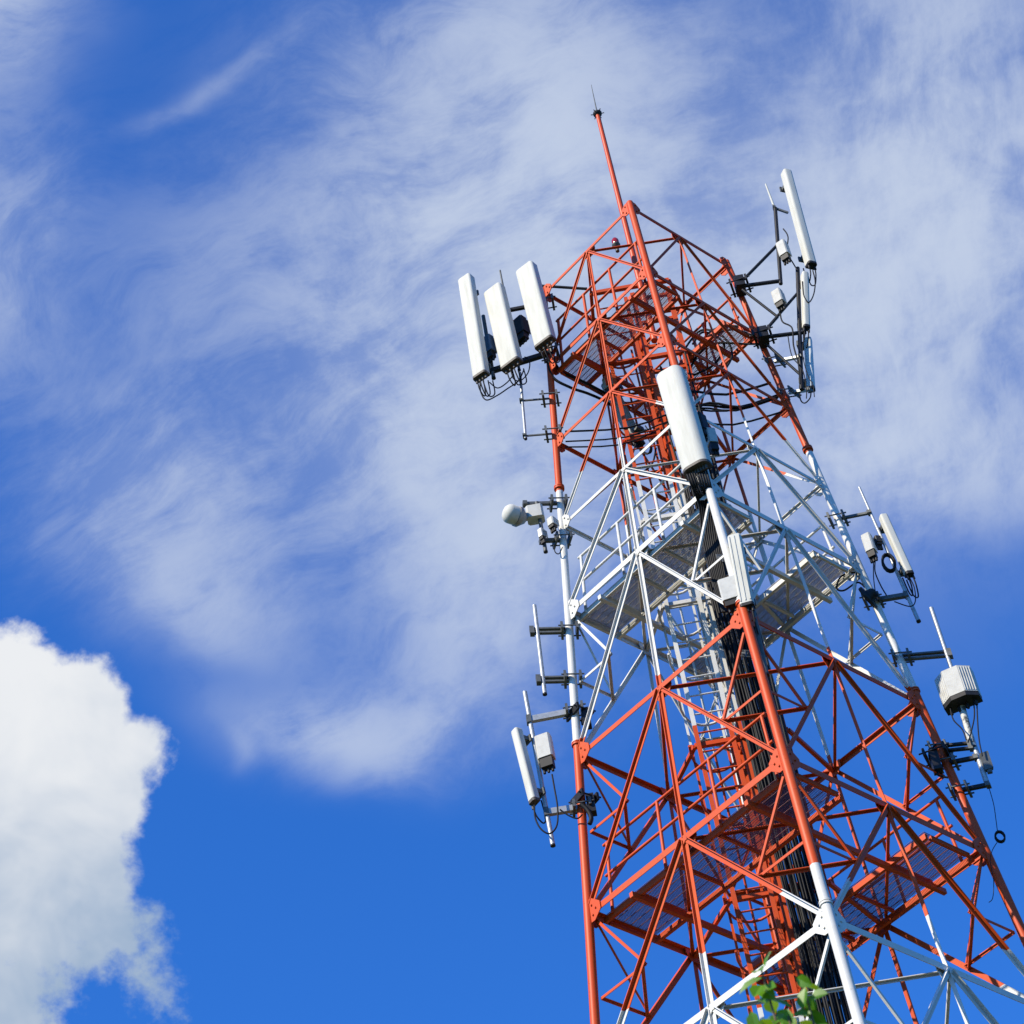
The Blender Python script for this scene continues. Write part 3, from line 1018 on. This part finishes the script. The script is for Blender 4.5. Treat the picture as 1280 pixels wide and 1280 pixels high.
# ------------------------------------------------------------------ H: group on the right leg, middle
yh = YR - 0.12
pole('pale pipe behind the leaning slim antenna, right middle', (1074, 609), (1148, 776), yh, 0.027, GALV, thin=0.016)
arm('thin dark upper arm on the white right leg', (1087, 641), (1047, 649), yh, 0.035, 0.04, GALVD, yr=YR)
arm('grey lower arm beside the black cable drum', (1133, 744), (1091, 751), yh, 0.06, 0.06, GALVD, yr=YR)
panel_antenna('leaning slim white antenna at the right middle', (1104, 645), (1136, 716), yh - 0.08, 0.11, 0.10, dirv(0.2, -0.98), conn=2, cap=DARKM)
radio_unit('white radio box left of the leaning slim antenna', (1086, 680), yh - 0.1, 0.13, 0.12, 0.30, dirv(-0.4, -0.9), UNIT)
radio_unit('small black box behind the leaning slim antenna', (1097, 676), yh - 0.02, 0.09, 0.10, 0.11, dirv(0.3, -0.95), DARKM, fins=4)
cc = at(1111, 705, yh - 0.1)
pts = []
for turn in range(3):
    for k in range(14):
        a = 2 * math.pi * k / 14
        pts.append(cc + V((0.078 * math.cos(a), -0.02 * turn, 0.15 * math.sin(a))))
obj('cable_coil', MB().tube(pts + [pts[0] + V((0, -.06, 0))], 0.017, 7), CABLE, loc=cc, label='black coiled cable hung on the right middle pipe', cat='cable coil')
dr = at(1087, 745, yh - 0.02)
cd = thing('cable_drum', 'black round drum beside the right white leg', 'drum', dr)
obj('drum_body', MB().lathe(dr, V((0.75, -0.45, 0.2)), [(0.10, -0.06), (0.17, -0.05), (0.17, -0.01), (0.09, 0.0), (0.07, 0.07), (0.045, 0.10)], 18), BLACKM, cd)
cable('long thin cable from the right middle radio box to the drum', [(1094, 700), (1094, 715), (1101, 732), (1108, 744)], yh - .08, 0.009)
cable('thin cable hanging straight below the right middle radio box', [(1092, 700), (1092, 722), (1095, 745)], yh - .08, 0.007)
cable('thin cable trailing below the leaning slim antenna', [(1137, 722), (1143, 735), (1144, 752), (1137, 758), (1118, 752)], yh - .08, 0.008)
cable('dark cables dipping inside the white right leg', [(1072, 715), (1052, 720), (1046, 735), (1055, 738), (1072, 728), (1082, 735)], YR, 0.013)

# ------------------------------------------------------------------ I: box antenna on the right leg, lower
yi = YR - 0.10
pole('pale pipe rising above the ribbed box antenna', (1164, 760), (1193, 846), yi, 0.028, GALV)
arm('dark double arm above the ribbed box antenna', (1187, 817), (1127, 822), yi, 0.026, 0.05, GALVD, double=0.035, yr=YR)
ba = thing('box_antenna', 'short wide white ribbed box antenna, right side', 'antenna', at(1197, 884, yi - 0.05))
bc = at(1197, 860, yi - 0.05)
fa = dirv(-0.35, -0.94)
xa = UPV.cross(fa).normalized()
mb = MB()
hexp = [(-0.24, -0.10), (0.24, -0.10), (0.24, 0.06), (0.10, 0.17), (-0.10, 0.17), (-0.24, 0.06)]
mb.prism(hexp, bc - UPV * 0.21, bc + UPV * 0.21, xa, fa)
for s in (-1, 1):
    for k in range(5):
        fx = 0.115 + 0.11 * k / 4
        q = bc + xa * (s * fx) + fa * (0.17 - 0.11 * (fx - 0.10) / 0.14 + 0.004)
        mb.box(q, xa * 0.005, fa * 0.004, UPV * 0.19)
obj('radome', mb, UNIT, ba)
mb = MB().prism([(a * 0.98, b * 0.98) for a, b in hexp], bc - UPV * 0.275, bc - UPV * 0.212, xa, fa)
for k in range(4):
    q = bc - UPV * 0.27 + xa * (-0.17 + 0.11 * k)
    mb.tube([q, q - UPV * 0.09], 0.02, 8)
obj('end_cap', mb, DARKM, ba)
pole('blotchy bracket pipe under the ribbed box antenna', (1199, 872), (1216, 934), yi, 0.045, mat('patchy_steel', (0.55, 0.54, 0.48), (0.08, 0.08, 0.07), rough=0.6, scale=9, lo=0.48, hi=0.56))
pole('pale pipe stepping down to the lowest right arm', (1213, 918), (1234, 980), yi, 0.034, GALV)
arm('black double arm below the ribbed box antenna', (1213, 932), (1174, 936), yi, 0.030, 0.05, BLACKM, double=0.04, yr=YR)
arm('black single arm under the double one, right leg', (1220, 947), (1184, 954), yi, 0.045, 0.05, BLACKM, yr=YR)
arm('lowest black arm on the right leg', (1235, 981), (1200, 988), yi, 0.045, 0.05, BLACKM, yr=YR)
for k, pts in enumerate(([(1188, 886), (1192, 900), (1203, 912), (1208, 925)], [(1217, 876), (1218, 895), (1214, 915), (1210, 928)], [(1221, 872), (1222, 900), (1224, 925), (1228, 945)])):
    cable(['black cable on the left under the ribbed box', 'black cable on the right under the ribbed box', 'thin outer cable falling past the ribbed box'][k], pts, yi - .1, 0.009)
mb = MB()
q = at(1233, 952, yi - 0.03)
mb.box(q, (0.055, 0, 0.01), (0, 0.03, 0), (0.0, 0, 0.13), bev=0.0)
mb.box(q - UPV * 0.15, (0.03, 0, 0), (0, 0.02, 0), (0, 0, 0.03))
obj('filter_box', mb, GALVD, loc=q, label='small grey box on the lowest right pipe', cat='box')
mb = MB()
clamp_on(mb, at(1171, 944, YR - 0.05), 0.13, dirv(1, -0.3))
mb.box(at(1169, 952, YR - 0.1), (0.05, 0, 0), (0, 0.07, 0), (0, 0, 0.16))
obj('pole_bracket', mb, BLACKM, loc=at(1171, 944, YR - 0.05), label='black clamp cluster on the red right leg', cat='clamp')
cable('tangled black cable behind the right clamp cluster', [(1170, 930), (1163, 940), (1168, 952), (1178, 958), (1172, 968), (1185, 972)], YR - .1, 0.014)
hc = at(1250, 1047, yi)
pts = []
for turn in range(3):
    for k in range(12):
        a = 2 * math.pi * k / 12
        pts.append(hc + V((0.055 * math.cos(a), -0.015 * turn, 0.075 * math.sin(a))))
wire = [at(*q, yi) for q in ((1236, 984), (1242, 1005), (1245, 1025), (1247, 1041))]
hl = thing('hanging_wire', 'thin wire hanging off the lowest right arm', 'wire', wire[0])
obj('strand', MB().tube(spline(wire, 6), 0.005, 6), CABLE, hl)
obj('coil', MB().tube(pts, 0.012, 6), CABLE, hl)
obj('tail', MB().tube(spline([at(*q, yi) for q in ((1247, 1052), (1240, 1064), (1238, 1078), (1242, 1100), (1241, 1122), (1236, 1128))], 6), 0.005, 6), CABLE, hl)

# ------------------------------------------------------------------ K: antenna behind, seen from below through the frame
yk = AY + 0.55
panel_antenna('beige panel antenna on the far side, seen through the left bracing', (760, 482), (795, 552), yk, 0.24, 0.13, dirv(-0.6, 0.5), BEIGE, cap=DARKM)
radio_unit('beige radio box below the top left walkway', (762, 480), yk - 0.3, 0.17, 0.14, 0.22, dirv(-0.5, -0.8), BEIGE)
cable('black cable from the far beige antenna to the ladder', [(795, 555), (790, 575), (800, 590), (815, 580), (820, 560)], yk - .1, 0.014)

# ------------------------------------------------------------------ tree whose top twigs reach into view
ty = 7.2
tips = [(951, 1210), (1003, 1226), (944, 1268), (985, 1270), (965, 1276), (1000, 1282), (930, 1284)]
tc0 = at(985, 1420, ty)
tree = thing('young_tree', 'leafy green tree top with bright sunlit leaves below the tower', 'tree', (tc0.x, ty, 0))
tr = MB()
base = V((tc0.x + 0.1, ty, -0.05))
fork = V((tc0.x, ty, 3.1))
tr.tube(spline([base, base + V((.05, .02, 1.1)), base + V((-.03, -.02, 2.2)), fork], 6), 0.11, 12, r2=0.065)
crown_c = V((tc0.x, ty, 4.35))
ends = []
for k in range(14):
    a = 2 * math.pi * k / 14 + random.uniform(-.2, .2)
    rr = random.uniform(0.5, 1.25)
    e = crown_c + V((rr * math.cos(a), rr * math.sin(a), random.uniform(-0.7, 0.6)))
    ends.append(e)
    tr.tube(spline([fork + V((0, 0, -random.uniform(0, .5))), fork.lerp(e, 0.5) + V((0, 0, 0.12)), e], 5), 0.035, 7, r2=0.008)
obj('trunk', tr, BARK, tree)
lf = MB()


def leaf(p, d, up, ln, wd):
    d = d.normalized()
    x = d.cross(up)
    x = x.normalized() if x.length > 1e-4 else d.orthogonal().normalized()
    nn = x.cross(d).normalized()
    L = [(0, 0, 0), (0.28, 0.42, 0.10), (0.62, 0.45, 0.10), (0.85, 0.24, 0.02), (1.0, 0, -0.10), (0.62, 0, -0.02), (0.28, 0, 0.0)]
    vs = []
    for s in (1, -1):
        for a, b, c in L:
            vs.append(p + d * a * ln + x * (s * b * wd) + nn * (c * ln * (1 if b else 0.6)))
    fs = [(0, 6, 1), (6, 5, 2, 1), (5, 4, 3, 2), (7, 8, 13), (13, 8, 9, 12), (12, 9, 10, 11)]
    lf.add(vs, fs, True)


def rv(s=1.0):
    while True:
        q = V((random.uniform(-1, 1), random.uniform(-1, 1), random.uniform(-1, 1)))
        if q.length < 1:
            return q * s


for e in ends:
    for c in range(9):
        cc_ = e + rv(0.42)
        for k in range(16):
            d = rv()
            d.z -= 0.25
            leaf(cc_ + rv(0.16), d, (UPV + rv(0.6)).normalized(), random.uniform(.07, .11), random.uniform(.04, .06))
obj('crown', lf, LEAF, tree)
for n_, tip in enumerate(tips):
    lf = MB()
    tw = MB()
    yt = ty - 0.15 + 0.05 * n_
    e = at(*tip, yt)
    b0 = crown_c + V((e.x - crown_c.x, 0, 0.45)) * 0.6
    path = spline([b0, b0.lerp(e, 0.55) + V((.03, 0, .04)), e], 8)
    tw.tube(path, 0.009, 6, r2=0.003)
    for k in range(17):
        fr_ = 0.80 + 0.20 * k / 16
        q = b0.lerp(e, fr_)
        d = rv()
        d = V((d.x, d.y * 0.6, d.z * 0.7 - 0.15))
        leaf(q + rv(0.025), d, (V((-.5, -.6, .7)) + rv(0.7)).normalized(), random.uniform(.065, .105), random.uniform(.042, .062))
    w2 = obj('twig', tw, BARK, tree)
    obj('leaves', lf, LEAF, w2)
